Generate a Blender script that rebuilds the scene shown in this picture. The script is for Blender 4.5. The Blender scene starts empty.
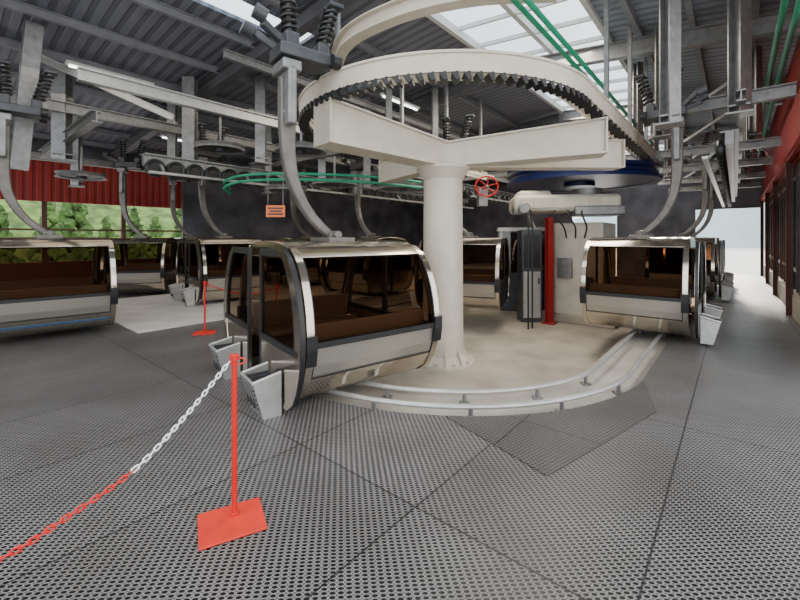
import bpy, bmesh, math, random
from mathutils import Vector, Matrix
random.seed(4)
D=bpy.data; SC=bpy.context.scene; COL=SC.collection
# ------------------------------------------------------------ station frame
CX,CY=0.70,6.80
PX,PY=0.766,-0.643      # across the hall
AX,AY=0.643,0.766       # along the hall
YAW=math.atan2(PY,PX)
def W(p,a,z=0.0): return Vector((CX+p*PX+a*AX, CY+p*PY+a*AY, z))
# ------------------------------------------------------------ materials
def nodes(m):
    m.use_nodes=True; nt=m.node_tree; return nt,nt.nodes,nt.links
def mat(name,col,rough=0.5,metal=0.0,var=0.12,scale=6.0,bump=0.0,bscale=40,emit=None,es=0,spec=0.5):
    m=D.materials.new(name); nt,N,L=nodes(m); b=N['Principled BSDF']
    b.inputs['Roughness'].default_value=rough; b.inputs['Metallic'].default_value=metal
    b.inputs['Specular IOR Level'].default_value=spec
    tc=N.new('ShaderNodeTexCoord'); no=N.new('ShaderNodeTexNoise'); no.inputs['Scale'].default_value=scale
    no.inputs['Detail'].default_value=5
    L.new(tc.outputs['Object'],no.inputs['Vector'])
    cr=N.new('ShaderNodeValToRGB'); cr.color_ramp.elements[0].position=0.3; cr.color_ramp.elements[1].position=0.7
    lo=[max(0,c*(1-var)) for c in col]; hi=[min(1,c*(1+var)) for c in col]
    cr.color_ramp.elements[0].color=(*lo,1); cr.color_ramp.elements[1].color=(*hi,1)
    L.new(no.outputs['Fac'],cr.inputs['Fac']); L.new(cr.outputs['Color'],b.inputs['Base Color'])
    if bump>0:
        n2=N.new('ShaderNodeTexNoise'); n2.inputs['Scale'].default_value=bscale
        L.new(tc.outputs['Object'],n2.inputs['Vector'])
        bp=N.new('ShaderNodeBump'); bp.inputs['Strength'].default_value=bump; bp.inputs['Distance'].default_value=0.02
        L.new(n2.outputs['Fac'],bp.inputs['Height']); L.new(bp.outputs['Normal'],b.inputs['Normal'])
    if emit:
        b.inputs['Emission Color'].default_value=(*emit,1); b.inputs['Emission Strength'].default_value=es
    return m
def lattice(N,L,vec,cell,rot,sx=1.0,sy=1.0,off=0.0):
    mp=N.new('ShaderNodeMapping'); mp.inputs['Rotation'].default_value=(0,0,rot)
    mp.inputs['Scale'].default_value=(sx/cell,sy/cell,0); mp.inputs['Location'].default_value=(off,off,0)
    L.new(vec,mp.inputs['Vector'])
    vo=N.new('ShaderNodeTexVoronoi'); vo.voronoi_dimensions='2D'; vo.inputs['Randomness'].default_value=0; vo.inputs['Scale'].default_value=1
    L.new(mp.outputs['Vector'],vo.inputs['Vector'])
    return vo.outputs['Distance']
def mat_floor(name,bright,rot):
    m=D.materials.new(name); nt,N,L=nodes(m); b=N['Principled BSDF']
    tc=N.new('ShaderNodeTexCoord')
    d1=lattice(N,L,tc.outputs['Object'],0.042,rot,0.74,1.25)
    d2=lattice(N,L,tc.outputs['Object'],0.042,rot,0.74,1.25,0.5)
    mn=N.new('ShaderNodeMath'); mn.operation='MINIMUM'; L.new(d1,mn.inputs[0]); L.new(d2,mn.inputs[1]); d=mn.outputs[0]
    cr=N.new('ShaderNodeValToRGB'); e=cr.color_ramp.elements
    e[0].position=0.22; e[0].color=(0.003,0.003,0.003,1)
    e[1].position=0.31; e[1].color=(*bright,1)
    x=e.new(0.43); x.color=tuple([c*0.32 for c in bright])+(1,)
    L.new(d,cr.inputs['Fac'])
    mp=N.new('ShaderNodeMapping'); mp.inputs['Rotation'].default_value=(0,0,math.radians(40))
    mp.inputs['Location'].default_value=(0.35,0.4,0)
    L.new(tc.outputs['Object'],mp.inputs['Vector'])
    br=N.new('ShaderNodeTexBrick'); br.inputs['Scale'].default_value=1.0; br.offset=0.0
    br.inputs['Brick Width'].default_value=1.2; br.inputs['Row Height'].default_value=2.4
    br.inputs['Mortar Size'].default_value=0.008; br.inputs['Mortar Smooth'].default_value=0.4
    br.inputs['Color1'].default_value=(0.84,0.84,0.84,1); br.inputs['Color2'].default_value=(1,1,1,1); br.inputs['Mortar'].default_value=(0.15,0.15,0.15,1)
    L.new(mp.outputs['Vector'],br.inputs['Vector'])
    mx=N.new('ShaderNodeMixRGB'); mx.blend_type='MULTIPLY'; mx.inputs[0].default_value=1
    L.new(cr.outputs['Color'],mx.inputs[1]); L.new(br.outputs['Color'],mx.inputs[2])
    no=N.new('ShaderNodeTexNoise'); no.inputs['Scale'].default_value=1.3; no.inputs['Detail'].default_value=8
    L.new(tc.outputs['Object'],no.inputs['Vector'])
    c2=N.new('ShaderNodeValToRGB'); c2.color_ramp.elements[0].position=0.3; c2.color_ramp.elements[0].color=(0.66,0.64,0.62,1)
    c2.color_ramp.elements[1].position=0.7
    L.new(no.outputs['Fac'],c2.inputs['Fac'])
    m2=N.new('ShaderNodeMixRGB'); m2.blend_type='MULTIPLY'; m2.inputs[0].default_value=1
    L.new(mx.outputs['Color'],m2.inputs[1]); L.new(c2.outputs['Color'],m2.inputs[2])
    L.new(m2.outputs['Color'],b.inputs['Base Color'])
    b.inputs['Roughness'].default_value=0.36; b.inputs['Metallic'].default_value=0.1
    bp=N.new('ShaderNodeBump'); bp.inputs['Strength'].default_value=1.0; bp.inputs['Distance'].default_value=0.012
    L.new(cr.outputs['Color'],bp.inputs['Height']); L.new(bp.outputs['Normal'],b.inputs['Normal'])
    return m
def mat_corr(name,col,period,axis_rot,rough=0.5,metal=0.3):
    m=mat(name,col,rough,metal,0.1,1.2); nt,N,L=nodes(m); b=N['Principled BSDF']
    tc=N.new('ShaderNodeTexCoord'); mp=N.new('ShaderNodeMapping'); mp.inputs['Rotation'].default_value=(0,0,axis_rot)
    L.new(tc.outputs['Object'],mp.inputs['Vector'])
    wv=N.new('ShaderNodeTexWave'); wv.wave_type='BANDS'; wv.bands_direction='X'; wv.inputs['Scale'].default_value=0.314/period
    L.new(mp.outputs['Vector'],wv.inputs['Vector'])
    src=b.inputs['Base Color'].links[0].from_socket
    mx=N.new('ShaderNodeMixRGB'); mx.blend_type='MULTIPLY'; mx.inputs[0].default_value=0.55
    cr=N.new('ShaderNodeValToRGB'); cr.color_ramp.elements[0].position=0.25; cr.color_ramp.elements[0].color=(0.35,0.35,0.35,1); cr.color_ramp.elements[1].position=0.5
    L.new(wv.outputs['Fac'],cr.inputs['Fac']); L.new(src,mx.inputs[1]); L.new(cr.outputs['Color'],mx.inputs[2]); L.new(mx.outputs['Color'],b.inputs['Base Color'])
    bp=N.new('ShaderNodeBump'); bp.inputs['Strength'].default_value=0.8; bp.inputs['Distance'].default_value=0.04
    L.new(cr.outputs['Color'],bp.inputs['Height']); L.new(bp.outputs['Normal'],b.inputs['Normal'])
    return m
def mat_diamond(name,ax='X',cell=0.022,lo=(0.20,0.19,0.17),hi=(0.58,0.54,0.47),rot=45,p0=.2,p1=.5):
    m=D.materials.new(name); nt,N,L=nodes(m); b=N['Principled BSDF']
    tc=N.new('ShaderNodeTexCoord')
    sp=N.new('ShaderNodeSeparateXYZ'); cb=N.new('ShaderNodeCombineXYZ'); L.new(tc.outputs['Object'],sp.inputs[0])
    L.new(sp.outputs[ax],cb.inputs['X']); L.new(sp.outputs['Z'],cb.inputs['Y'])
    d=lattice(N,L,cb.outputs['Vector'],cell,math.radians(rot))
    cr=N.new('ShaderNodeValToRGB'); e=cr.color_ramp.elements
    e[0].position=p0; e[0].color=(*lo,1); e[1].position=p1; e[1].color=(*hi,1)
    L.new(d,cr.inputs['Fac']); L.new(cr.outputs['Color'],b.inputs['Base Color'])
    b.inputs['Metallic'].default_value=0.7; b.inputs['Roughness'].default_value=0.30
    return m
def mat_glass(name,tint,refl=0.0):
    m=D.materials.new(name); nt,N,L=nodes(m); N.remove(N['Principled BSDF']); out=N['Material Output']
    t=N.new('ShaderNodeBsdfTransparent'); 
    lw=N.new('ShaderNodeLayerWeight'); lw.inputs['Blend'].default_value=0.35
    mc=N.new('ShaderNodeMixRGB'); mc.inputs[1].default_value=(*tint,1); mc.inputs[2].default_value=(*[c*.75 for c in tint],1)
    L.new(lw.outputs['Facing'],mc.inputs[0]); L.new(mc.outputs['Color'],t.inputs['Color'])
    if refl<=0: L.new(t.outputs[0],out.inputs['Surface']); return m
    g=N.new('ShaderNodeBsdfGlossy'); g.inputs['Roughness'].default_value=0.08; g.inputs['Color'].default_value=(1,.93,.85,1)
    mx=N.new('ShaderNodeMixShader'); mx.inputs[0].default_value=refl; L.new(t.outputs[0],mx.inputs[1]); L.new(g.outputs[0],mx.inputs[2])
    L.new(mx.outputs[0],out.inputs['Surface']); return m
M={}
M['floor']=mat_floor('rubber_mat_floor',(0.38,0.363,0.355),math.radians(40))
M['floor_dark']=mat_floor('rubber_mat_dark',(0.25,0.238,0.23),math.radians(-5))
M['conc']=mat('concrete',(0.385,0.335,0.27),0.6,0,0.24,1.6,0.2)
M['conc_l']=mat('concrete_light',(0.44,0.40,0.34),0.6,0,0.18,2.4,0.2)
M['conc_s']=mat('concrete_strip',(0.62,0.60,0.56),0.6,0,0.12,2,0.2)
M['cream']=mat('cream_paint',(0.57,0.52,0.43),0.36,0,0.07,4)
M['white']=mat('white_paint',(0.62,0.61,0.58),0.45,0,0.07,4)
M['beige']=mat('beige_paint',(0.62,0.58,0.49),0.45,0,0.12,3)
M['steel']=mat('galvanised_steel',(0.235,0.235,0.235),0.40,0.5,0.2,9)
M['steel_d']=mat('dark_steel',(0.07,0.073,0.08),0.45,0.4,0.2,6)
M['steel_l']=mat('light_steel',(0.48,0.47,0.45),0.33,0.5,0.12,9)
M['roofbeam']=mat('roof_beam_paint',(0.11,0.11,0.12),0.5,0.2,0.15,4)
M['purlin']=mat('purlin_paint',(0.24,0.245,0.265),0.5,0.2,0.15,4)
M['black']=mat('black_rubber',(0.010,0.010,0.011),0.42,0,0.3,20)
M['silver']=mat('brushed_aluminium',(0.60,0.54,0.45),0.14,0.97,0.08,5)
M['silver_d']=mat('aluminium_frame',(0.36,0.31,0.25),0.22,0.9,0.1,5)
M['hang']=mat('hanger_paint',(0.13,0.12,0.11),0.38,0.4,0.2,7)
M['diam']=mat_diamond('textured_aluminium')
M['perf']=mat_diamond('perforated_aluminium','Y',0.045,(0.03,0.03,0.03),(0.42,0.42,0.41),0,.22,.28)
M['alu']=mat('aluminium',(0.50,0.50,0.49),0.35,0.65,0.12,10)
M['glass']=mat_glass('smoky_tinted_glass',(0.76,0.68,0.61))
M['skyglass']=mat_glass('clear_roof_glass',(0.93,0.97,1.0))
M['darkglass']=mat_glass('dark_glass',(0.4,0.38,0.4),0.06)
M['seat']=mat('dark_brown_seat',(0.10,0.065,0.045),0.6,0,0.1,3)
M['red']=mat('red_paint',(0.60,0.010,0.006),0.4,0,0.08,6)
M['redplate']=mat('worn_red_paint',(0.66,0.03,0.015),0.45,0,0.12,9)
M['redpost']=mat('dark_red_paint',(0.28,0.012,0.01),0.45,0,0.1,6)
M['whiteplastic']=mat('white_plastic',(0.8,0.8,0.78),0.4,0,0.05,6)
M['green']=mat('green_pipe_paint',(0.006,0.26,0.14),0.4,0,0.1,5)
M['blue']=mat('blue_paint',(0.003,0.010,0.075),0.35,0.1,0.12,3)
M['bluestripe']=mat('blue_reflection',(0.10,0.20,0.36),0.3,0.5,0.1,3)  # faint blue reflection on the lower shell, painted as a coloured band
M['orange']=mat('orange_sign',(0.80,0.16,0.02),0.4,0,0.03,3)
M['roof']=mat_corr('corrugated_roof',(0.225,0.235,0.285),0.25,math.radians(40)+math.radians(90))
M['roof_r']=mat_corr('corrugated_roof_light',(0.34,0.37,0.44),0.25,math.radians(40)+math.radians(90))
M['redwall']=mat_corr('red_cladding',(0.38,0.02,0.015),0.25,math.radians(40)+math.radians(90),0.5,0.0)
M['brown']=mat('dark_brown_panel',(0.13,0.05,0.035),0.6,0,0.2,2)
M['darkwall']=mat('grey_purple_wall',(0.11,0.105,0.12),0.7,0,0.5,1.0)
M['grass']=mat('meadow',(0.30,0.36,0.06),0.9,0,0.35,0.3)
M['forest']=mat('wooded_slope',(0.10,0.17,0.035),0.9,0,0.65,1.1,1.0,3)
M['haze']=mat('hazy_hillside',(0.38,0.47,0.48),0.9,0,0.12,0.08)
M['ground']=mat('pale_gravel',(0.72,0.70,0.66),0.9,0,0.1,0.6)
M['leaf']=mat('foliage',(0.06,0.125,0.025),0.85,0,0.6,1.6,0.6,8)
M['bark']=mat('bark',(0.10,0.07,0.05),0.9,0,0.3,8)
M['lamp']=mat('lamp_tube',(1,1,1),0.5,0,0,1,emit=(0.95,0.98,1.0),es=6)
# ------------------------------------------------------------ mesh builder
class B:
    def __init__(s): s.bm=bmesh.new()
    def _m(s,vs,mt):
        for v in vs: v.co=mt@v.co
    def box(s,c,d,rz=0.0,R=None):
        r=bmesh.ops.create_cube(s.bm,size=1.0)
        R=R or Matrix.Rotation(rz,4,'Z')
        s._m(r['verts'],Matrix.Translation(Vector(c))@R@Matrix.Diagonal((d[0],d[1],d[2],1))); return s
    def _fr(s,a,b,up=(0,0,1)):
        a=Vector(a);b=Vector(b);z=(b-a).normalized();u=Vector(up)
        if abs(z.dot(u))>0.98: u=Vector((PX,PY,0))
        x=u.cross(z).normalized(); y=z.cross(x)
        m=Matrix((x,y,z)).transposed().to_4x4(); return Matrix.Translation((a+b)/2)@m,(b-a).length
    def bar(s,a,b,w,h,up=(0,0,1)):
        m,l=s._fr(a,b,up); r=bmesh.ops.create_cube(s.bm,size=1.0)
        s._m(r['verts'],m@Matrix.Diagonal((w,h,l,1))); return s
    def ibeam(s,a,b,w,h,t=0.02):
        m,l=s._fr(a,b)
        for (x,y,dx,dy) in((0,h/2-t/2,w,t),(0,-h/2+t/2,w,t),(0,0,t,h-2*t)):
            r=bmesh.ops.create_cube(s.bm,size=1.0)
            s._m(r['verts'],m@Matrix.Translation((x,y,0))@Matrix.Diagonal((dx,dy,l,1)))
        return s
    def cyl(s,a,b,r,seg=16,r2=None):
        m,l=s._fr(a,b)
        q=bmesh.ops.create_cone(s.bm,cap_ends=True,segments=seg,radius1=r,radius2=r if r2 is None else r2,depth=l)
        s._m(q['verts'],m); return s
    def poly(s,pts,ext):
        e=Vector(ext); v1=[s.bm.verts.new(Vector(p)) for p in pts]; v2=[s.bm.verts.new(Vector(p)+e) for p in pts]
        s.bm.faces.new(v1); s.bm.faces.new(v2[::-1]); n=len(pts)
        for i in range(n): s.bm.faces.new((v1[i],v2[i],v2[(i+1)%n],v1[(i+1)%n]))
        return s
    def sweep(s,pts,cs,closed=False):
        n=len(pts); rings=[]
        for i,p in enumerate(pts):
            a=pts[(i-1)%n] if (closed or i>0) else p; b=pts[(i+1)%n] if (closed or i<n-1) else p
            t=(Vector(b)-Vector(a)); t.z=0; t.normalize(); lat=Vector((t.y,-t.x,0))
            rings.append([s.bm.verts.new(Vector(p)+lat*c[0]+Vector((0,0,c[1]))) for c in cs])
        k=len(cs)
        for i in range(n if closed else n-1):
            r1=rings[i];r2=rings[(i+1)%n]
            for j in range(k): s.bm.faces.new((r1[j],r1[(j+1)%k],r2[(j+1)%k],r2[j]))
        if not closed: s.bm.faces.new(rings[0]); s.bm.faces.new(rings[-1][::-1])
        return s
    def tube(s,pts,r,seg=10,closed=False):
        pts=[Vector(p) for p in pts]; n=len(pts); rings=[]; px=None
        for i,p in enumerate(pts):
            a=pts[(i-1)%n] if (closed or i>0) else p; b=pts[(i+1)%n] if (closed or i<n-1) else p
            t=(b-a).normalized()
            if px is None:
                u=Vector((0,0,1)) if abs(t.z)<0.9 else Vector((1,0,0)); x=u.cross(t).normalized()
            else: x=(px-t*px.dot(t)).normalized()
            px=x; y=t.cross(x)
            rr=r[i] if isinstance(r,(list,tuple)) else r
            rings.append([s.bm.verts.new(p+(x*math.cos(q)+y*math.sin(q))*rr) for q in [2*math.pi*j/seg for j in range(seg)]])
        for i in range(n if closed else n-1):
            r1=rings[i];r2=rings[(i+1)%n]
            for j in range(seg): s.bm.faces.new((r1[j],r1[(j+1)%seg],r2[(j+1)%seg],r2[j]))
        if not closed: s.bm.faces.new(rings[0][::-1]); s.bm.faces.new(rings[-1])
        return s
    def coil(s,c,r,h,turns,wr,lean=(0,0)):
        n=int(turns*12); return s.tube([Vector(c)+Vector((r*math.cos(i*math.pi/6)+lean[0]*i/n,r*math.sin(i*math.pi/6)+lean[1]*i/n,h*i/n)) for i in range(n+1)],wr,6)
    def ico(s,c,r,sc=(1,1,1),sub=2,jit=0.0):
        q=bmesh.ops.create_icosphere(s.bm,subdivisions=sub,radius=r)
        for v in q['verts']:
            k=1+random.uniform(-jit,jit); v.co=Vector(c)+Vector((v.co.x*sc[0]*k,v.co.y*sc[1]*k,v.co.z*sc[2]*k))
        return s
    def obj(s,name,m,parent=None,smooth=True,bevel=0.0,origin=False,**kw):
        bmesh.ops.recalc_face_normals(s.bm,faces=s.bm.faces)
        me=D.meshes.new(name); off=Vector((0,0,0))
        if origin:
            xs=[v.co.x for v in s.bm.verts];ys=[v.co.y for v in s.bm.verts];zs=[v.co.z for v in s.bm.verts]
            off=Vector(((min(xs)+max(xs))/2,(min(ys)+max(ys))/2,min(zs)))
            for v in s.bm.verts: v.co-=off
        s.bm.to_mesh(me); s.bm.free(); me.materials.append(M[m] if isinstance(m,str) else m)
        o=D.objects.new(name,me); COL.objects.link(o); o.location=off
        if smooth:
            for p in me.polygons: p.use_smooth=True
            try: me.set_sharp_from_angle(angle=math.radians(35))
            except Exception: pass
        if bevel>0:
            bv=o.modifiers.new('bevel','BEVEL'); bv.width=bevel; bv.segments=2; bv.limit_method='ANGLE'
        if parent: o.parent=parent
        for k,v in kw.items(): o[k]=v
        return o
def smooth_path(P,k=8):
    P=[Vector(p) for p in P]; Q=[P[0]*2-P[1]]+P+[P[-1]*2-P[-2]]; R=[]
    for i in range(1,len(Q)-2):
        for j in range(k):
            t=j/k; a,b2,c2,d=Q[i-1],Q[i],Q[i+1],Q[i+2]
            R.append(0.5*((2*b2)+(c2-a)*t+(2*a-5*b2+4*c2-d)*t*t+(3*b2-a-3*c2+d)*t**3))
    return R+[P[-1]]
def root(name,label,category,loc,rz=0.0,group=None):
    e=D.objects.new(name,None); COL.objects.link(e); e.location=loc; e.rotation_euler=(0,0,rz); e.empty_display_size=0.2
    e['label']=label; e['category']=category
    if group: e['group']=group
    return e
def copy_thing(src,loc,rz,label=None,sc=None,keep=False):
    n=src.copy(); COL.objects.link(n); n.location=loc; n.rotation_euler=(0,0,rz)
    if label: n['label']=label
    if sc: n.scale=sc
    def rec(a,b):
        for c in a.children:
            if c.name.startswith('stripe') and not keep: continue
            k=c.copy(); COL.objects.link(k); k.parent=b; rec(c,k)
    rec(src,n); return n
def uppath(r,a_end,z,n=48,a_left=None):
    pts=[]; al=a_end if a_left is None else a_left
    for i in range(8): pts.append(W(-r,al*(1-i/8),z))
    for i in range(n+1):
        t=math.pi+math.pi*i/n; pts.append(W(r*math.cos(t),r*math.sin(t),z))
    for i in range(1,9): pts.append(W(r,a_end*i/8,z))
    return pts
END=19.0; LP=-15.0; RP=4.8; RK=2.98; PIT=-0.40
# ------------------------------------------------------------ floor and ground
b=B(); out=[W(RP+0.2,-14),W(RP+0.2,END),W(RK,END)]
for i in range(49):
    t=-math.pi*i/48; out.append(W(RK*math.cos(t),RK*math.sin(t)))
out+= [W(-RK,END),W(LP-0.2,END),W(LP-0.2,-14)]
b.poly([p+Vector((0,0,-0.42)) for p in out],(0,0,0.42)); b.obj('floor','floor',smooth=False,kind='structure')
b=B(); pit=[W(RK-0.002,END)]
for i in range(49):
    t=-math.pi*i/48; pit.append(W((RK-.002)*math.cos(t),(RK-.002)*math.sin(t)))
pit.append(W(-RK+.002,END)); b.poly([p+Vector((0,0,PIT-0.03)) for p in pit],(0,0,0.03))
b.obj('floor_concrete','conc',smooth=False,kind='structure')
b=B(); b.sweep(uppath(RK-0.36,END,0),[(-0.34,-0.39),(0.34,-0.39),(0.34,-0.10),(-0.34,-0.10)])
b.obj('trim_1','conc_l',smooth=False,kind='structure')
b=B(); b.poly([W(-4.3,-3.2,0.004),W(-4.3,END-.2,0.004),W(-9.2,END-.2,0.004),W(-9.2,-3.2,0.004)],(0,0,0.02)); b.obj('trim_2','conc_s',smooth=False,kind='structure')
b=B(); dk=[]
for i in range(14):
    t=math.radians(-83+ i*52/13); dk.append(Vector((CX+(RK+.03)*math.cos(t+math.radians(-12)),CY+(RK+.03)*math.sin(t+math.radians(-12)),0.003)))
dk+=[Vector((2.5,3.9,0.003)),Vector((1.05,2.85,0.003))]
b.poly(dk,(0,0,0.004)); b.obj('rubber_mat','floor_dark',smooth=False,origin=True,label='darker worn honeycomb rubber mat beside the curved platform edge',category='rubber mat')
b=B(); b.box((20,30,-0.48),(240,240,0.1)); b.obj('floor_outside','ground',smooth=False,kind='structure')
# ------------------------------------------------------------ guide rails
for i,(r,z) in enumerate(((RK-0.14,0.03),(RK-0.52,0.03))):
    rt=root('guide_rail','galvanised pipe guide rail curving along the platform edge','rail',W(0,-r,-0.1),0,'guide rails of the platform')
    B().tube([p-rt.location for p in uppath(r,END-1,z)],0.028,10).obj('rail_pipe','steel_l',rt)
    for a in [END-2-2*j for j in range(8)]:
        for sg in (-1,1):
            q=W(sg*r,a,0)-rt.location; B().cyl((q.x,q.y,0),(q.x,q.y,z+0.09),0.022,8).obj('support','steel',rt)
    for j in range(9):
        t=math.pi+math.pi*(j+.5)/9; q=W(r*math.cos(t),r*math.sin(t),0)-rt.location
        B().cyl((q.x,q.y,0),(q.x,q.y,z+0.09),0.022,8).box((q.x,q.y,0.01),(0.1,0.1,0.02)).obj('support','steel',rt)
# ------------------------------------------------------------ central column with arms
c=root('support_column','cream painted round steel column carrying the turning wheel frame','column',(CX+.03,CY,PIT))
H=0-PIT
B().cyl((0,0,0.04),(0,0,3.28),0.345,32,0.325).obj('shaft','cream',c)
k=B().cyl((0,0,0),(0,0,0.05),0.52,32).cyl((0,0,.045),(0,0,.16),0.44,32,.35)
for i in range(10):
    t=i*math.pi/5; k.cyl((.47*math.cos(t),.47*math.sin(t),0.04),(.47*math.cos(t),.47*math.sin(t),0.10),0.026,6)
    k.poly([(.33*math.cos(t+.3),.33*math.sin(t+.3),0.04),(.49*math.cos(t+.3),.49*math.sin(t+.3),0.04),(.33*math.cos(t+.3),.33*math.sin(t+.3),0.32)],(-.02*math.sin(t+.3),.02*math.cos(t+.3),0))
k.obj('base_plate','cream',c)
B().cyl((0,0,3.24),(0,0,3.30),0.45,32).cyl((0,0,3.08),(0,0,3.24),0.33,32,0.44).obj('capital','cream',c,bevel=0.008)
def arm(name,x,y,zb,zt,w=0.34):
    d=Vector((x,y,0)); d.normalize(); n=Vector((-d.y,d.x,0))*w/2; L=Vector((x,y,0))
    A0=-d*0.2; k=B(); g=H
    k.poly([A0+n+Vector((0,0,2.90+g)),L+n+Vector((0,0,zb+g)),L+n+Vector((0,0,zt+g)),A0+n+Vector((0,0,3.24+g))],-2*n)
    k.box(L+Vector((0,0,(zb+zt)/2+g)),(0.03,w+.1,zt-zb+.06),math.atan2(d.y,d.x))
    k.poly([A0+n*1.25+Vector((0,0,3.24+g)),L+n*1.25+Vector((0,0,zt+g)),L+n*1.25+Vector((0,0,zt+.03+g)),A0+n*1.25+Vector((0,0,3.27+g))],-2.5*n)
    k.poly([A0+n*1.25+Vector((0,0,2.87+g)),L+n*1.25+Vector((0,0,zb-.03+g)),L+n*1.25+Vector((0,0,zb+g)),A0+n*1.25+Vector((0,0,2.90+g))],-2.5*n)
    k.obj('arm','cream',c,bevel=0.006)
arm('arm',-1.05-CX,5.28-CY,2.96,3.48); arm('arm',3.10-CX,6.15-CY,3.00,3.48)
q=W(-2.2,1.0); arm('arm',q.x-CX,q.y-CY,2.96,3.4,.26); q=W(2.2,2.3); arm('arm',q.x-CX,q.y-CY,2.96,3.4,.26)
# ------------------------------------------------------------ conveyor ring
rg=root('conveyor_ring','cream curved conveyor track frame above the turning area','conveyor track',W(0,0,3.5))
off=rg.location
def rel(pts): return [p-off for p in pts]
RE=6.0
B().sweep(rel(uppath(2.32,RE,3.56)),[(-0.02,0),(0.02,0),(0.02,0.22),(-0.02,0.22)]).obj('ring_web','cream',rg)
B().sweep(rel(uppath(2.30,RE,3.48)),[(-0.03,0.29),(0.06,0.29),(0.06,0.32),(-0.03,0.32)]).obj('ring_flange','cream',rg)
B().sweep(rel(uppath(2.06,RE,3.57)),[(-0.02,0),(0.02,0),(0.02,0.10),(-0.02,0.10)]).obj('inner_web','cream',rg)
tb=B(); tb.poly([(-.06,-.022,-.045),(-.06,.022,-.045),(-.06,.04,.05),(-.06,-.04,.05)],(.16,0,0)); first=tb.obj('bracket','black',rg,bevel=0.004)
tp=[]
for i in range(54): t=math.pi+math.pi*(i+.5)/54; tp.append((2.25*math.cos(t),2.25*math.sin(t),t))
for j in range(19): tp.append((2.25,0.1+j*0.30,0))
for j in range(12): tp.append((-2.25,0.1+j*0.40,math.pi))
for i,(p,a,t) in enumerate(tp):
    o=first if i==0 else first.copy()
    if i: COL.objects.link(o)
    o.parent=rg; o.location=W(p,a,3.51)-off; o.rotation_euler=(0.45,0,YAW+t)
for i in range(3):
    for sg in(-1,1):
        B().bar(W(sg*2.2,1.6+i*1.9,3.7)-off,W(sg*2.2,1.6+i*1.9,6.0)-off,0.07,0.07).obj('hanger_rod','steel',rg)
# ------------------------------------------------------------ cabin
PR=[(0.60,0.0),(0.73,0.03),(0.84,0.11),(0.92,0.24),(0.975,0.40),(1.0,0.56),(1.005,0.72),(0.985,0.88),(0.945,1.04),(0.89,1.18),(0.82,1.31),(0.74,1.41),(0.62,1.49),(0.45,1.54)]
def py(z):
    for (y0,z0),(y1,z1) in zip(PR,PR[1:]):
        if z0<=z<=z1: return y0+(y1-y0)*(z-z0)/(z1-z0)
    return PR[-1][0]
def prof(z0,z1,n=10):
    zs=sorted(set([z0,z1]+[z for _,z in PR if z0<z<z1]+[z0+(z1-z0)*i/n for i in range(n)]))
    return [(py(z),z) for z in zs]
def band(k,z0,z1,x0,x1,o,th,sg,ys=0.0):
    P=prof(z0,z1); outer=[];inner=[]
    for i,(y,z) in enumerate(P):
        a=P[max(0,i-1)];c2=P[min(len(P)-1,i+1)]; t=Vector((c2[0]-a[0],c2[1]-a[1])).normalized(); n=Vector((t.y,-t.x))
        outer.append((y+n.x*o,z+n.y*o)); inner.append((y+n.x*(o-th),z+n.y*(o-th)))
    pl=outer+inner[::-1]
    k.poly([(x0,sg*(y+ys),z) for y,z in pl],(x1-x0,0,0)); return k
HW=0.80
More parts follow.
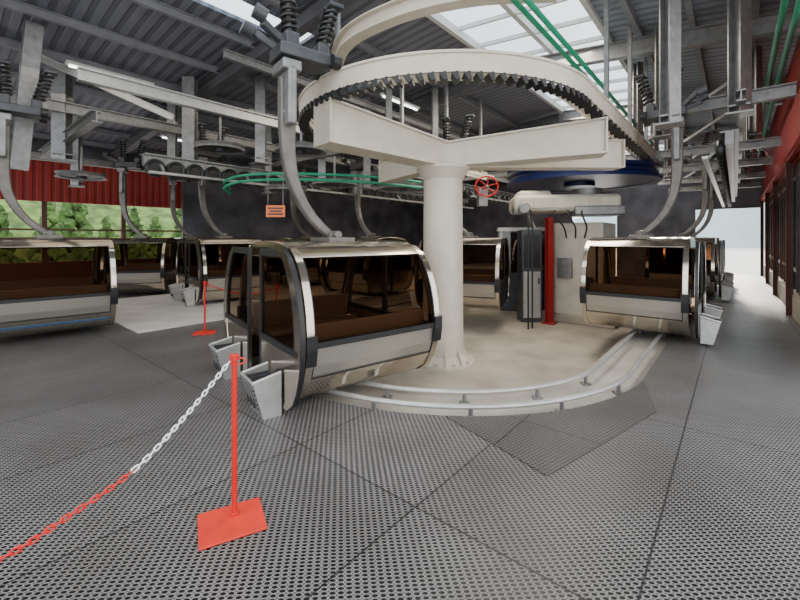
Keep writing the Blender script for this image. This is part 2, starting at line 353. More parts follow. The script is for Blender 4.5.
def build_cabin():
    c=root('gondola_cabin','silver gondola cabin with tinted windows','gondola',(0,0,0),0,'gondola cabins')
    for sg in(1,-1):
        band(B(),0.30,0.58,-HW+.07,HW-.07,0.0,0.03,sg).obj('textured_panel','diam',c)
        band(B(),0.0,0.30,-HW+.07,HW-.07,0.0,0.03,sg).obj('lower_panel','silver',c)
        band(B(),0.15,0.19,-HW+.07,HW-.07,0.003,0.01,sg).obj('stripe','bluestripe',c)
        k=B(); band(k,0.575,0.63,-HW+.02,HW-.02,0.026,0.06,sg); band(k,0.275,0.290,-HW+.02,HW-.02,0.010,0.03,sg)
        band(k,1.41,1.43,-HW+.02,HW-.02,0.008,0.03,sg); band(k,0.27,1.43,-HW+.055,-HW+.082,0.008,0.03,sg); band(k,0.27,1.43,HW-.082,HW-.055,0.008,0.03,sg)
        k.obj('bumper','black',c)
        band(B(),0.63,1.41,-HW+.08,HW-.08,0.0,0.012,sg).obj('window','glass',c)
        for xs in(1,-1):
            k=B(); x0=xs*(HW-.07); x1=xs*HW
            band(k,0.0,1.50,min(x0,x1),max(x0,x1),0.012,0.07,sg); k.obj('corner_pillar','silver',c)
            k=B(); band(k,0.42,0.70,min(x0,x1)-.02,max(x0,x1)+.015,0.040,0.10,sg); k.obj('corner_guard','black',c,bevel=0.014)
    k=B(); rp=[(py(z)+.015,z) for _,z in PR if z>=1.40]+[(0.3,1.562),(0,1.575)]
    full=[(y,z) for y,z in rp]+[(-y,z) for y,z in rp[::-1][1:]]; low=[(-0.68,1.385),(0.68,1.385)]
    k.poly([(-HW,y,z) for y,z in full+low],(2*HW,0,0)); k.obj('roof','silver',c,bevel=0.01)
    B().box((0,0,0.05),(2*HW-.1,1.3,0.08)).box((0,0,0.0),(0.9,0.9,0.06)).obj('cabin_floor','steel_d',c)
    for sg in(1,-1):
        B().box((0,sg*.62,0.40),(1.4,0.38,0.07)).box((0,sg*.83,0.60),(1.4,0.06,0.32)).box((0,sg*.62,0.22),(1.3,0.05,0.3)).obj('bench','seat',c,bevel=0.015)
    def side(x,th,y0,shift,par,nm,sgn):
        def S(P): return [(x,sgn*(p[0]+shift),p[1]) for p in P]
        lo=prof(0.04,0.56); e=(th,0,0)
        B().poly(S([(y0,0.56),(y0,0.04)]+[(y-.05,z) for y,z in lo]),e).obj(nm+'_panel','silver',par)
        wi=prof(0.60,1.42)
        B().poly([(x+th*.3,)+p[1:] for p in S([(y0+.04,1.42),(y0+.04,0.60)]+[(y-.10,z) for y,z in wi])],(th*.3,0,0)).obj('door_window' if par!=c else 'side_window','glass',par)
        fr=prof(0.02,1.49); k=B()
        k.poly([(x-.005,)+p[1:] for p in S([(y-.005,z) for y,z in fr]+[(y-.115,z) for y,z in fr[::-1]])],(th+.01,0,0))
        k.obj('frame','silver' if par!=c else 'silver_d',par)
        k=B(); k.poly([(x,)+p[1:] for p in S([(y0,0.02),(y0+.04,0.02),(y0+.04,1.49),(y0,1.49)])],(th+.004,0,0))
        k.poly(S([(y0,1.42),(py(1.42)-.05,1.42),(py(1.49)-.05,1.49),(y0,1.49)]),(th+.002,0,0))
        k.poly(S([(y0,0.55),(py(.55)-.06,.55),(py(.61)-.06,.61),(y0,.61)]),(th+.008,0,0))
        k.poly([(x-.002,)+p[1:] for p in S([(y-.115,z) for y,z in wi]+[(y-.140,z) for y,z in wi[::-1]])],(th+.006,0,0))
        k.poly([(x-.002,)+p[1:] for p in S([(y+.012,z) for y,z in fr]+[(y-.008,z) for y,z in fr[::-1]])],(th+.006,0,0))
        k.obj('trim','black',par)
    for s2 in(1,-1): side(-HW,0.03,0.0,0.0,c,'side',s2)
    for s2 in(1,-1):
        d=D.objects.new('door',None); COL.objects.link(d); d.parent=c; d.location=(HW+.10,0,0); d.empty_display_size=.1
        side(0,0.035,0.0,0.18,d,'door',s2)
        r=D.objects.new('ski_rack',None); COL.objects.link(r); r.parent=d; r.location=(0.05,s2*0.62,-0.05); r.empty_display_size=.1
        k=B(); hw=.17
        k.poly([(0.0,-hw,0.0),(0.0,-hw,0.40),(0.24,-hw,0.34),(0.15,-hw,0.0)],(0,.012,0))
        k.poly([(0.0,hw,0.0),(0.0,hw,0.40),(0.24,hw,0.34),(0.15,hw,0.0)],(0,.012,0))
        k.poly([(0.15,-hw,0.0),(0.24,-hw,0.34),(0.24,hw+.012,0.34),(0.15,hw+.012,0.0)],(.012,0,0))
        k.box((0.075,0,0.0),(0.16,2*hw+.01,0.012)); k.obj('bin','alu',r)
        for j in range(3): B().box((0.12,-hw+.085+j*.085,0.22),(0.20,0.012,0.26)).obj('divider','steel_d',r)
        B().tube([(0.0,-hw,0.40),(0.25,-hw,0.345),(0.25,hw,0.345),(0,hw,0.40)],0.016,8).obj('rim','steel_l',r)
        B().poly([(0.168,-hw+.03,0.04),(0.243,-hw+.03,0.31),(0.243,hw-.03,0.31),(0.168,hw-.03,0.04)],(.012,0,0)).obj('perforated_front','perf',r)
    pts=[(0.0,1.60),(0.06,1.655),(0.15,1.73),(0.27,1.85),(0.38,2.00),(0.47,2.18),(0.53,2.38),(0.56,2.60),(0.57,2.85),(0.57,3.45)]
    hwid=[.05,.05,.052,.055,.06,.065,.072,.08,.088,.095]
    def off2(sg):
        R=[]
        for i,p in enumerate(pts):
            a=pts[max(0,i-1)];b2=pts[min(len(pts)-1,i+1)]; t=Vector((b2[0]-a[0],b2[1]-a[1])).normalized(); R.append((p[0]+t.y*sg*hwid[i],p[1]-t.x*sg*hwid[i]))
        return R
    k=B(); pl=off2(1)+off2(-1)[::-1]
    k.poly([(x,-.055,z) for x,z in pl],(0,.11,0)); k.obj('hanger_arm','hang',c,bevel=0.02)
    B().box((0,0,1.585),(0.34,0.5,0.05)).box((0,0,1.63),(0.16,0.2,0.08)).cyl((0,-.16,1.64),(0,.16,1.64),0.05,12).obj('roof_mount','hang',c,bevel=.008)
    k=B().box((0.57,0,3.22),(0.10,0.34,0.66)); k.box((0.57,0,3.56),(0.22,0.34,0.12)); k.cyl((.50,0,3.05),(.64,0,3.05),.06,14); k.cyl((.50,0,3.35),(.64,0,3.35),.05,14); k.obj('hanger_head','steel',c,bevel=.02)
    g=D.objects.new('grip',None); COL.objects.link(g); g.parent=c; g.location=(0.56,0,3.6); g.empty_display_size=.1
    k=B().box((-.16,0,0.12),(0.62,0.36,0.14)).box((-.40,0,0.22),(0.14,0.2,0.24)).box((.0,0,.24),(.16,.3,.2)).bar((0.1,-.1,.2),(0.36,-.2,.40),.08,.08).bar((0.1,.1,.2),(0.36,.2,.30),.08,.08)
    k.obj('grip_body','steel_d',g,bevel=.015)
    for sx,ln in((-.02,.03),(-.42,-.16)):
        B().cyl((sx,0,.26),(sx+ln,0,.90),.03,8).obj('spring_rod','steel',g)
        B().coil((sx,0,0.34),0.075,0.50,7,0.022,(ln*.8,0)).obj('spring','black',g)
        B().box((sx+ln,0,.88),(.18,.18,.05)).obj('spring_cap','steel_d',g,bevel=.01)
    for s2 in(1,-1):
        B().cyl((-.54,s2*.2,.1),(-.44,s2*.2,.1),.085,18).obj('roller','black',g)
        B().cyl((0.32,s2*.2,.36),(0.44,s2*.2,.40),.08,18).obj('roller','steel_d',g)
    return c
cab=build_cabin(); ZB=0.10; cab.scale=(1.06,1.08,1.03)
def rzx(dx,dy): return math.atan2(dy,dx)
cab.location=(-0.87,5.14,ZB-.05); cab.rotation_euler=(0,0,rzx(-.79,-.61))
cab['label']='silver gondola cabin with open doors beside the cream column'
SM=(.98,1.0,1.03)
copy_thing(cab,(4.52,7.5,ZB),rzx(.77,-.64),'silver gondola cabin above the curved guide rails',SM)
for p,a,l in ((2.35,8.6,'silver gondola cabin waiting in the outgoing lane'),(2.35,12.2,'silver gondola cabin leaving the hall'),):
    q=W(p,a); copy_thing(cab,(q.x+.35,q.y,ZB),YAW,l,SM)
copy_thing(cab,(1.72,9.9,ZB),rzx(-.9,.35),'silver gondola cabin on the concrete floor past the column')
q=W(-2.1,10.4); copy_thing(cab,(q.x,q.y,ZB),YAW+math.pi,'silver gondola cabin beside the control booth')
copy_thing(cab,(-.9,12.4,ZB),YAW+math.pi,'silver gondola cabin in the incoming lane')
copy_thing(cab,(-6.40,7.30,ZB),rzx(-.72,-.69),'silver gondola cabin with a blue reflection stripe on the storage rail',None,True)
copy_thing(cab,(-7.95,12.4,ZB),rzx(-.95,-.30),'silver gondola cabin parked by the glazed hall opening',SM)
copy_thing(cab,(-8.0,15.3,ZB),rzx(-.8,-.6),'silver gondola cabin parked between two other cabins')
copy_thing(cab,(-4.85,11.0,ZB),rzx(-.75,-.66),'silver gondola cabin parked on the inner storage rail',SM)
copy_thing(cab,(-3.4,14.6,ZB),rzx(-.75,-.66),'silver gondola cabin parked on the inner storage rail',SM)
for ch in list(cab.children):
    if ch.name.startswith('stripe'): D.objects.remove(ch)
# ------------------------------------------------------------ stanchions and chain
def stanchion(loc,rz,label,h=0.99,off=(0,0)):
    c=root('stanchion',label,'barrier post',loc,rz,'red stanchions')
    B().box((off[0],off[1],0.008),(0.36,0.31,0.012)).obj('base_plate','redplate',c,bevel=.003)
    B().cyl((0,0,0.012),(0,0,h-.03),0.0165,16).obj('post','red',c)
    B().cyl((0,0,h-.035),(0,0,h),0.027,16).obj('cap','red',c,bevel=.003)
    B().cyl((0,0,.012),(0,0,.035),.026,16).obj('collar','red',c,bevel=.003)
    k=B(); k.tube([(0.045*math.cos(t)+.02,0,h-.045+.02*math.sin(t)) for t in [i*math.pi/6 for i in range(12)]],.005,6,True); k.obj('hook','redplate',c)
    return c
stanchion((-1.01,2.44,0),math.radians(28),'red metal stanchion on a square red floor plate',off=(-.02,-.05))
stanchion((-2.05,0.55,0),math.radians(10),'red metal stanchion on a square red floor plate')
stanchion((-3.49,7.15,0),math.radians(15),'red metal stanchion joined to a red chain by the cabins',.93)
stanchion((-2.38,7.72,0),math.radians(15),'red metal stanchion standing beside the open gondola cabin',.8)
def chain(P,label,wn):
    P=[Vector(p) for p in P]; dense=smooth_path(P,60)
    rt=root('barrier_chain',label,'chain',P[0]); acc=0; last=dense[0]; pitch=0.026
    pts=[dense[0]]
    for q in dense[1:]:
        acc+=(q-last).length; last=q
        if acc>=pitch: pts.append(q); acc=0
    def link(m):
        L2=[]
        for i in range(16):
            t=2*math.pi*i/16; L2.append((0.0095*math.cos(t),0,0.0095*math.sin(t)+(0.0085 if math.sin(t)>0 else -.0085)))
        return B().tube(L2,0.0043,6,True).obj('link',m,rt)
    base={'w':link('whiteplastic'),'r':link('red')}; used=set()
    for i,(p,q) in enumerate(zip(pts,pts[1:])):
        key='w' if i<wn else 'r'; o=base[key]
        if key in used: o=o.copy(); COL.objects.link(o)
        used.add(key); d=(q-p).normalized(); o.parent=rt; o.location=p-P[0]
        o.rotation_mode='QUATERNION'; o.rotation_quaternion=d.to_track_quat('Z','Y')@Matrix.Rotation(math.pi/2*(i%2)+.6,4,'Z').to_quaternion()
    if 'w' not in used: D.objects.remove(base['w'])
chain([(-1.04,2.42,.94),(-1.17,2.19,.73),(-1.29,1.95,.575),(-1.42,1.70,.51),(-1.52,1.50,.485),(-1.72,1.13,.52),(-1.9,.82,.68),(-2.03,.58,.94)],'white and red plastic barrier chain sagging from the stanchion',24)
chain([(-3.47,7.13,.88),(-3.1,7.3,.72),(-2.75,7.5,.66),(-2.4,7.7,.74)],'red plastic barrier chain running toward the cabins',0)
# ------------------------------------------------------------ bullwheel and drive pillar
c=root('bullwheel','dark navy blue bullwheel on a pale drive housing','bullwheel',(4.75,10.6,3.25))
rim=[(1.78*math.cos(t),1.78*math.sin(t),0) for t in [i*math.pi/32 for i in range(64)]]
B().sweep([Vector(p) for p in rim],[(-.06,-.12),(.07,-.15),(.07,-.08),(0,-.03),(0,.05),(.07,.1),(.07,.17),(-.06,.14)],True).obj('rim','blue',c)
B().cyl((0,0,-.10),(0,0,-.07),1.74,48).obj('disc','blue',c)
for i in range(10):
    t=i*math.pi/5; B().bar((.3*math.cos(t),.3*math.sin(t),0),(1.72*math.cos(t),1.72*math.sin(t),0),.08,.12).obj('spoke','blue',c)
B().cyl((0,0,-.2),(0,0,.25),.38,24).obj('hub','blue',c,bevel=.01)
c=root('drive_housing','beige rounded drive housing under the blue bullwheel','machine',(4.2,9.9,2.2),YAW+.55)
B().box((-.2,0,.33),(2.4,1.2,.40)).box((-.9,0,.55),(.8,.8,.2)).obj('housing','beige',c,bevel=.09)
B().cyl((0.4,0,.50),(0.4,0,.70),.35,24).obj('gearbox','steel',c)
B().box((.5,-.2,.14),(1.1,.9,.22)).obj('motor_bed','steel',c,bevel=.03)
B().box((-1.2,-.3,.20),(.4,.4,.26)).cyl((-1.2,-.5,.2),(-1.2,-.8,.2),.13,18).obj('drive_motor','steel',c,bevel=.02)
for i in range(4): B().box((-1.1+i*.5,-.61,.33),(.3,.02,.24)).obj('access_cover','cream',c,bevel=.01)
for i in range(3): B().tube(smooth_path([(-.5+i*.3,-.62,.15),(-.5+i*.3,-.72,.0),(-.3+i*.25,-.66,-.25),(-.2+i*.2,-.5,-.5)],6),.02,8).obj('hose','black',c)
c=root('concrete_pillar','thick pale concrete pillar with a rounded face','pillar',(4.80,10.35,PIT),YAW)
B().box((0,0,1.24),(1.15,1.3,2.48)).cyl((-.5,0,0),(-.5,0,2.48),.52,24).obj('pillar_body','beige',c,bevel=.03)
B().box((-.05,0,.1),(1.8,1.6,.2)).obj('plinth','conc',c,bevel=.02)
B().box((-.30,-.68,1.35),(.35,.12,.5)).obj('junction_box','steel',c,bevel=.01)
B().box((.25,-.67,1.0),(.22,.08,.3)).obj('junction_box','steel_d',c,bevel=.01)
c=root('red_support_post','slim dark red steel post beside the concrete pillar','post',(3.66,9.8,PIT),YAW)
B().ibeam((0,0,0),(0,0,2.60),.15,.15).obj('post','redpost',c); B().box((0,0,.02),(.28,.28,.04)).obj('foot','redpost',c)
c=root('handwheel','red spoked handwheel with a thin steel stem','handwheel',(1.93,8.9,2.2))
B().tube([(.25*math.cos(t),0,.65+.22*math.sin(t)) for t in [i*math.pi/16 for i in range(32)]],.018,8,True).obj('rim','red',c)
for i in range(3):
    t=i*math.pi/3+.3; B().cyl((.24*math.cos(t),0,.65+.21*math.sin(t)),(-.24*math.cos(t),0,.65-.21*math.sin(t)),.011,8).obj('spoke','red',c)
B().cyl((0,-.05,.65),(0,.6,.65),.03,10).box((0,.5,.45),(.2,.3,.4)).obj('stem','steel',c)
c=root('control_booth','dark glazed control booth with pale frame','booth',(3.75,12.0,PIT),YAW+.5)
B().box((0,0,.55),(1.5,1.2,1.1)).obj('lower_wall','steel_d',c)
k=B()
for x in(-.72,0,.72):
    for y in(-.57,.57): k.box((x,y,1.7),(.06,.06,1.3))
k.box((0,0,2.35),(1.6,1.3,.1)); k.obj('frame','white',c)
for a2,b2 in(((0,-.56,1.7),(1.4,.01,1.2)),((.7,0,1.7),(.01,1.1,1.2)),((-.7,0,1.7),(.01,1.1,1.2))): B().box(a2,b2).obj('window','darkglass',c)
B().box((0,.3,1.2),(1.0,.3,.3)).obj('control_panel','redpost',c)
for i,(x,y,h) in enumerate(((3.28,10.15,2.3),(-.4,15.6,1.9),(5.4,13.2,2.0))):
    c=root('control_cabinet','grey steel switch cabinet on the concrete floor','cabinet',(x,y,PIT),YAW+.7,'switch cabinets')
    B().box((0,0,h/2),(.5,.4,h)).obj('cabinet_body','steel_d',c,bevel=.01)
    B().box((0,-.21,h*.3),(.42,.02,h*.5)).obj('door','steel_l',c,bevel=.005); B().box((0,-.21,h*.77),(.40,.02,h*.36)).obj('window','black',c); B().box((.16,-.23,h*.45),(.03,.03,.15)).obj('handle','black',c)
for i,(x,y) in enumerate(((2.95,9.2),(3.07,9.28))):
    B().tube([(x,y,PIT),(x,y,1.0),(x+.05,y+.1,1.8),(x,y+.15,2.35)],.02,8).obj('cable_conduit','black',origin=True,label='black cable conduit rising from the concrete floor',category='conduit',group='cable conduits')
# ------------------------------------------------------------ roof
ZR=6.35
def zc(p): return ZR-0.085*max(0,-p) if p<0 else ZR-0.13*p
S0,S1=-0.9,1.7
def slab(name,m,p0,p1,a0,a1,th=.08):
    k=B(); k.poly([W(p0,a0,zc(p0)),W(p1,a0,zc(p1)),W(p1,a0,zc(p1)+th),W(p0,a0,zc(p0)+th)],W(0,a1-a0)-W(0,0)); return k.obj(name,m,smooth=False,kind='structure')
slab('ceiling','roof',LP-.3,-3.75,-13,END)
slab('ceiling_middle','roof',-3.75,-3.15,-0.2,END)
slab('ceiling_inner','roof',-3.15,S0,-13,END)
slab('window_2','skyglass',-3.75,-3.15,-13,-0.2,.01)
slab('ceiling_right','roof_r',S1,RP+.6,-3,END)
k=B(); k.poly([W(S0,-3,ZR+.02),W(S1,-3,zc(S1)+.04),W(S1,-3,zc(S1)+.05),W(S0,-3,ZR+.03)],W(0,END+3)-W(0,0)); k.obj('window_1','skyglass',smooth=False,kind='structure')
k=B()
for i in range(23):
    a=-3+i*1.0; k.bar(W(S0,a,ZR),W(S1,a,zc(S1)),.05,.09)
for p in(S0,0.4,S1): k.bar(W(p,-3,zc(p)-.02),W(p,END,zc(p)-.02),.10,.18)
k.obj('trim_3','white',smooth=False,kind='structure')
def steel(name,a,b2,w,h,m,label,cat,group=None,ib=True):
    k=B(); (k.ibeam if ib else k.bar)(a,b2,w,h); kw=dict(label=label,category=cat)
    if group: kw['group']=group
    return k.obj(name,m,smooth=False,origin=True,**kw)
for p in(-2.6,-4.2,-5.8,-7.4,-9.0,-10.6,-12.2,-13.8):
    steel('roof_purlin',W(p,-13,zc(p)-.09),W(p,END,zc(p)-.09),.10,.16,'purlin','grey steel purlin running under the corrugated roof','beam','roof purlins')
for p in(2.3,3.2,4.1):
    steel('roof_purlin',W(p,-3,zc(p)-.09),W(p,END,zc(p)-.09),.10,.16,'purlin','grey steel purlin running under the corrugated roof','beam','roof purlins')
for a in(-6,-1,4,9,14,18.8):
    steel('roof_rafter',W(LP,a,zc(LP)-.30),W(S0-.1,a,zc(S0)-.30),.22,.36,'roofbeam','heavy dark steel rafter crossing the hall','beam','roof rafters')
    if a>0: steel('roof_rafter',W(S0,a,zc(0)-.30),W(RP,a,zc(RP)-.30),.20,.34,'steel','grey steel rafter crossing beneath the skylight','beam','roof rafters')
for p,a in((-6.6,-3.0),(-6.6,1),(-10.2,0),(-3.4,3.0),(-6.6,6.5)):
    c=root('ceiling_lamp','slim white fluorescent lamp fixture under the roof','lamp',W(p,a,zc(p)-.55),YAW,'fluorescent lamps')
    B().box((0,0,.04),(.14,1.6,.06)).obj('housing','white',c); B().cyl((0,-.75,-.02),(0,.75,-.02),.022,8).obj('tube','lamp',c)
    for y in(-.6,.6): B().bar((0,y,.06),(0,y,.5),.01,.01).obj('suspension','steel',c)
# ------------------------------------------------------------ walls
def wallbox(name,m,p,a0,a1,z0,z1,t=.15):
    k=B(); k.poly([W(p-t/2,a0,z0),W(p+t/2,a0,z0),W(p+t/2,a0,z1),W(p-t/2,a0,z1)],W(0,a1-a0)-W(0,0)); return k.obj(name,m,smooth=False,kind='structure')
wallbox('wall_left','redwall',LP,-13,END,3.0,4.55)
wallbox('wall_left_upper','darkwall',LP,-13,END,4.55,zc(LP)+.05)
wallbox('wall_left_sill','brown',LP,-13,END,0,0.85)
k=B()
for i in range(14): k.bar(W(LP,-12.5+i*2.4,0),W(LP,-12.5+i*2.4,3.1),.14,.14)
k.bar(W(LP,-13,2.0),W(LP,END,2.0),.05,.06); k.obj('trim_4','brown',smooth=False,kind='structure')
def crosswall(name,p0,p1,z0,z1=None):
    k=B(); k.poly([W(p0,END,z0),W(p1,END,z0),W(p1,END,z1 or zc(p1)),W(p0,END,z1 or zc(p0))],W(0,.15)-W(0,0)); k.obj(name,'darkwall',smooth=False,kind='structure')
crosswall('wall_back',LP,-3.6,0); crosswall('wall_back_header',-3.6,RP,3.1); crosswall('wall_back_middle',-1.2,2.3,-.4,3.1)
wallbox('wall_inner','darkwall',LP+.35,1.6,END,0,zc(LP+.35)-.4)
wallbox('wall_right','redwall',RP+.1,2,END,3.3,zc(RP)+.05,.2)
wallbox('wall_right_base','conc_l',RP+.1,2,END,0,.45,.24)
wallbox('wall_right_panel','brown',RP+.25,2,END,.45,3.3,.08)
for i in range(8):
    a=3+i*2.1
    c=root('window_bay','dark glazed window bay with a slim frame','window',W(RP+.12,a,.5),YAW,'window bays')
    B().box((0,0,1.5),(.02,1.5,1.9)).obj('pane','darkglass',c)
    k=B()
    for y in(-.8,0,.8): k.box((-.05,y,1.4),(.08,.07,2.75))
    k.box((-.05,0,.5),(.08,1.6,.08)); k.box((-.05,0,2.5),(.08,1.6,.08)); k.obj('frame','brown' if i%2 else 'steel_d',c)
for i in range(5):
    a=2.6+i*4
    steel('wall_post',W(RP-.06,a,0),W(RP-.06,a,3.4),.10,.12,'brown','dark brown steel wall post beside the mats','post','wall posts')
steel('wall_rail',W(RP-.06,2,3.45),W(RP-.06,END,3.45),.08,.16,'red','horizontal steel rail along the clad wall','beam','wall rails')
# ------------------------------------------------------------ overhead steelwork
def drop(x,y,z0,w,label='grey steel hanger post dropping from the roof',m='steel',foot=True):
    c=root('hanger_post',label,'post',(x,y,z0),YAW,'hanger posts')
    p=(x-CX)*PX+(y-CY)*PY; L=zc(p)-.1-z0
    B().ibeam((0,0,0),(0,0,L),w,w,.025).obj('post','%s'%m,c,smooth=False)
    if foot:
        B().box((0,0,-.01),(w*1.7,w*1.7,.03)).obj('flange','steel',c); B().box((0,0,.12),(w*1.25,w*1.25,.03)).obj('flange','steel',c)
    return c
drop(4.15,6.15,3.45,.20); drop(5.6,6.6,3.75,.22); drop(5.2,7.9,3.7,.2)
drop(-7.6,9.0,3.45,.28); drop(-5.25,10.0,3.5,.28); drop(-6.2,10.9,3.6,.2); drop(-3.55,10.2,3.6,.24); drop(-2.4,12.3,3.2,.22); drop(-9.3,11.5,3.2,.2); drop(-4.4,13.4,3.2,.2)
drop(-1.0,12.0,3.2,.2); drop(.2,13.2,3.2,.2); drop(-.3,10.6,3.2,.16); drop(1.0,11.5,3.2,.16)
steel('slanted_brace',(-7.25,7.6,3.0),(-6.95,7.6,5.75),.26,.26,'steel','thick nearly upright grey steel brace over the parked cabin','brace','slanted braces')
steel('slanted_brace',(-5.1,9.0,4.4),(-7.6,8.2,5.5),.12,.14,'steel_l','slanted grey steel brace over the parked cabin','brace','slanted braces')
# pale curved roof-hung beam above the ring
cb=root('curved_beam','pale curved steel beam hung from the roof above the ring','beam',(0,5.35,4.7))
cp=[p-cb.location for p in smooth_path([(-1.25,7.6,4.75),(-.85,6.35,4.75),(.0,5.55,4.75),(.95,5.15,4.75),(2.0,5.05,4.75)],8)]
B().sweep(cp,[(-.10,-.02),(.10,-.02),(.10,.0),(.02,.0),(.02,.20),(.10,.20),(.10,.22),(-.10,.22),(-.10,.20),(-.02,.20),(-.02,.0),(-.10,.0)]).obj('beam_web','cream',cb,smooth=False)
for q in(cp[4],cp[16],cp[28]): B().bar((q.x,q.y,.25),(q.x,q.y,1.5),.06,.06).obj('hanger_rod','steel',cb)
for a in(5.6,8.2,11.2,14.2):
    for p in(2.0,4.15):
        q=W(p,a); drop(q.x,q.y,3.75,.16)
    steel('cross_girder',W(1.7,a,3.68),W(4.55,a,3.68),.14,.18,'steel','grey steel cross girder tying the hanger posts','beam','cross girders')
    steel('diagonal_brace',W(2.15,a+.12,4.1),W(4.0,a+.12,5.3),.06,.06,'steel_l','slim pale diagonal steel brace between hanger posts','brace','diagonal braces',False)
def conveyor(p,a0,a1,z,label,step=.42,side=1,cat='conveyor'):
    c=root('tyre_conveyor',label,cat,W(p,a0,z),YAW,'tyre conveyors'); L=a1-a0
    B().box((0,L/2,.30),(.12,L,.22)).box((.0,L/2,.42),(.26,L,.03)).obj('girder','steel',c,smooth=False)
    B().box((side*.34,L/2,.0),(.09,L,.05)).obj('running_rail','steel_l',c,smooth=False)
    n=int(L/step); o0=None
    for i in range(n):
        y=.2+i*step
        if o0 is None:
            k=B(); k.sweep([Vector((.17*math.cos(t),.17*math.sin(t),0)) for t in [j*math.pi/10 for j in range(20)]],[(-.05,-.045),(.0,-.06),(.03,-.03),(.03,.03),(0,.06),(-.05,.045)],True); k.cyl((0,0,-.03),(0,0,.03),.12,16)
            o0=k.obj('tyre','black',c); o=o0
        else: o=o0.copy(); COL.objects.link(o)
        o.parent=c; o.location=(side*.12,y,.13); o.rotation_euler=(0,math.pi/2,0)
    for i in range(int(L/2.0)+1):
        B().bar((side*.34,.3+i*2,.0),(0,.3+i*2,.35),.05,.05).obj('bracket','steel',c)
        B().box((-.16,.3+i*2,.22),(.1,.3,.2)).obj('gear_unit','steel_d',c)
    return c
conveyor(3.75,3.4,18,3.15,'row of black tyres on a girder over the outgoing lane',side=-1)
conveyor(-3.5,6.5,18,3.15,'row of black tyres on a girder over the incoming lane',side=1)
conveyor(-6.0,-2.6,11,3.10,'row of black tyres on a girder over the storage lane')
conveyor(-9.6,-1.5,10,3.65,'row of black tyres on a girder over the outer lane')
for (p0,a0,p1,a1,z) in((-11.0,2,-3,2,4.22),(-11,5.5,-3,5.5,4.22),(-10.5,-3.6,-5.2,-3.6,3.95),(3.0,3.6,4.6,3.6,4.15),(-11,9,-3,9,4.22)):
    steel('cross_girder',W(p0,a0,z),W(p1,a1,z),.16,.22,'steel','grey steel cross girder tying the hanger posts','beam','cross girders')
steel('longitudinal_girder',W(3.9,2.6,3.95),W(3.9,15,3.95),.12,.18,'steel','grey steel girder running along the outgoing lane','beam','long girders')
steel('longitudinal_girder',W(-4.6,-4,4.45),W(-4.6,14,4.45),.14,.22,'steel_l','pale steel girder running along the storage lane','beam','long girders')
steel('longitudinal_girder',W(-7.6,-5,4.6),W(-7.6,14,4.6),.16,.24,'steel','grey steel girder running along the storage lane','beam','long girders')
steel('longitudinal_girder',W(-3.6,-2,5.2),W(-3.6,14,5.2),.10,.16,'steel','grey steel girder running along the storage lane','beam','long girders')
steel('longitudinal_girder',W(-11.2,-6,4.0),W(-11.2,12,4.0),.14,.2,'steel','grey steel girder running along the outer lane','beam','long girders')
for i,(x,y,z,r) in enumerate(((-4.4,9.8,3.9,.55),(-3.0,10.6,3.0,.5),(-2.3,9.3,3.75,.55),(-1.8,11.0,3.2,.6),(-8.2,10.3,3.3,.5),(0.1,11.2,3.1,.7))):
    c=root('sheave_wheel','flat horizontal steel sheave wheel hung below the girders','wheel',(x,y,z),0,'sheave wheels')
    B().sweep([Vector((r*math.cos(t),r*math.sin(t),0)) for t in [j*math.pi/16 for j in range(32)]],[(-.05,-.04),(.04,-.06),(.0,0),(.04,.06),(-.05,.04)],True).obj('rim','steel',c)
    B().cyl((0,0,-.015),(0,0,.015),r*.93,28).cyl((0,0,-.09),(0,0,.12),.11,14).obj('web','steel_d',c)
    B().cyl((0,0,.1),(0,0,.75),.03,8).obj('axle','steel',c)
# ------------------------------------------------------------ green pipes
for i,(dp,z) in enumerate(((1.75,4.62),(1.92,4.55))):
    B().tube([W(dp,-2.6,z),W(dp,2,z),W(dp,6,z-.02),W(dp,13,z)],.035,10).obj('green_pipe','green',origin=True,label='green painted pipe running straight along the lane',category='pipe',group='green pipes')
for dp,z in((4.35,4.95),(4.48,4.8)):
    B().tube([W(dp,1.0,z),W(dp,6,z),W(dp,15,z)],.04,10).obj('green_pipe','green',origin=True,label='green painted pipe running beside the clad wall',category='pipe',group='green pipes')
for dz in(0,.13):
    B().tube(smooth_path([(-4.25,10.0,2.80+dz),(-4.1,9.35,2.88+dz),(-3.5,8.95,2.97+dz),(-2.4,8.9,3.0+dz),(-1.2,9.0,2.98+dz),(-.3,9.15,2.94+dz),(.5,9.4,2.88+dz)],10),.032,8).obj('green_pipe','green',origin=True,label='green painted pipe bending around the storage lane',category='pipe',group='green pipes')
c=root('warning_sign','small orange rectangular sign with dark markings on thin hangers','sign',(-2.55,8.2,2.12),0.1)
B().box((0,0,.13),(.38,.015,.24)).obj('plate','orange',c)
for z,w2 in((.19,.3),(.13,.24),(.07,.3)): B().box((0,-.01,z),(w2,.006,.03)).obj('marking','black',c)
for x in(-.15,.15): B().bar((x,0,.25),(x,0,.95),.012,.012).obj('hanger','steel',c)
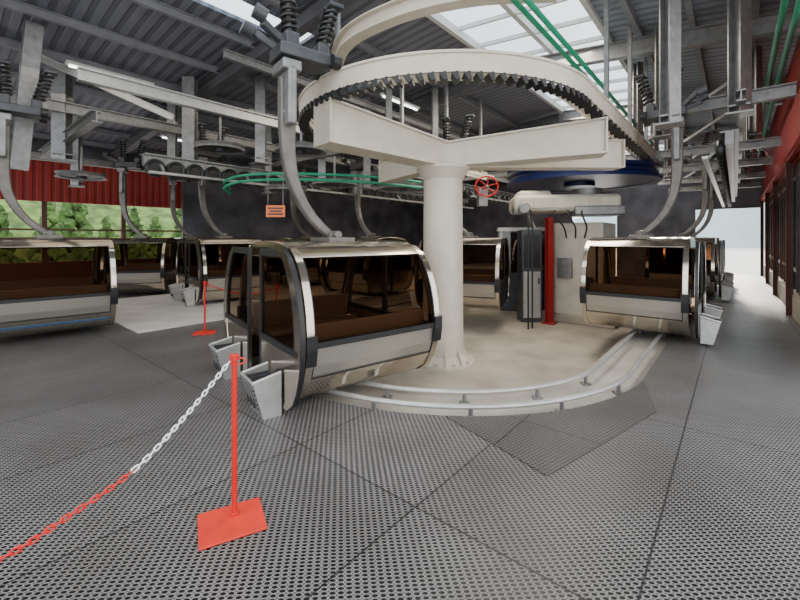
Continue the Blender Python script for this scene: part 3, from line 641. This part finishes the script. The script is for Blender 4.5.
# ------------------------------------------------------------ outside
k=B()
k.poly([(-95,14,-.4),(-14,34,-.4),(-20,95,-.4),(-95,95,-.4)],(0,0,.1)); k.obj('floor_meadow','grass',smooth=False,kind='structure')
k=B()
G=[[k.bm.verts.new(W(-30-i*2.0,-22+j*3.0,-.4+i*1.25+random.uniform(-.5,.5)*(i>0))) for j in range(24)] for i in range(12)]
for i in range(11):
    for j in range(23): k.bm.faces.new((G[i][j],G[i+1][j],G[i+1][j+1],G[i][j+1]))
k.obj('floor_hill','forest',kind='structure')
k=B(); k.ico((105,120,-8),45,(1.6,1.0,.5),4,.01); k.obj('floor_hillside','haze',kind='structure')
def tree(q,h,w=.26):
    c=root('tree','leafy green tree on the slope outside the hall','tree',(q.x,q.y,-.4),random.random()*6,'trees outside')
    B().cyl((0,0,0),(0,0,h*.5),.10,8,.05).obj('trunk','bark',c)
    k=B(); n=30
    for i in range(n):
        f=i/(n-1); z=h*(.12+.82*f); rr=h*w*(1-f)**.8*.8; t=i*2.4+random.random()
        k.ico((rr*math.cos(t),rr*math.sin(t),z),h*(.045+.035*(1-f))*random.uniform(.7,1.3),(1,1,1.2),2,.32)
    k.obj('foliage','leaf',c,smooth=False)
for i in range(11): tree(W(-25,-9+i*2.6),random.uniform(2.4,4.4),.20)
for i in range(12): tree(W(-29,-13+i*3.4),random.uniform(4.0,6.6),.19)
# ------------------------------------------------------------ lighting
w=D.worlds.new('sky'); SC.world=w; w.use_nodes=True; N=w.node_tree.nodes; L=w.node_tree.links; bg=N['Background']
tc=N.new('ShaderNodeTexCoord'); no=N.new('ShaderNodeTexNoise'); no.inputs['Scale'].default_value=2.2; no.inputs['Detail'].default_value=6
L.new(tc.outputs['Generated'],no.inputs['Vector'])
cr=N.new('ShaderNodeValToRGB'); cr.color_ramp.elements[0].position=.35; cr.color_ramp.elements[0].color=(.68,.81,.97,1); cr.color_ramp.elements[1].position=.58; cr.color_ramp.elements[1].color=(1,.99,.97,1)
L.new(no.outputs['Fac'],cr.inputs['Fac']); L.new(cr.outputs['Color'],bg.inputs['Color']); bg.inputs['Strength'].default_value=3.1
def area(loc,sx,sy,e,rot=(0,0,YAW),col=(1,.87,.68)):
    l=D.lights.new('hall_fill','AREA'); l.shape='RECTANGLE'; l.size=sx; l.size_y=sy; l.energy=e; l.color=col
    o=D.objects.new('hall_fill',l); COL.objects.link(o); o.location=loc; o.rotation_euler=rot
area(W(-7,0,4.9),5,9,120); area(W(-6,9,4.9),5,7,240); area(W(.35,6,5.9),2,9,700)  # interior fill added under roof and skylight, no fixtures of its own
s=D.lights.new('sun','SUN'); s.energy=4.5; s.angle=.08; s.color=(1,.92,.80); so=D.objects.new('sun',s); COL.objects.link(so)
sd=Vector((-AX,-AY,0))*.97+Vector((PX,PY,0))*.10+Vector((0,0,-.26)); so.rotation_mode='QUATERNION'; so.rotation_quaternion=sd.to_track_quat('-Z','Y')
# ------------------------------------------------------------ camera
cam=D.cameras.new('camera'); cam.lens=18; cam.sensor_width=36; cam.shift_y=-62/800; cam.clip_end=500
co=D.objects.new('camera',cam); COL.objects.link(co); co.location=(0,0,1.7); co.rotation_euler=(math.pi/2,0,0); SC.camera=co
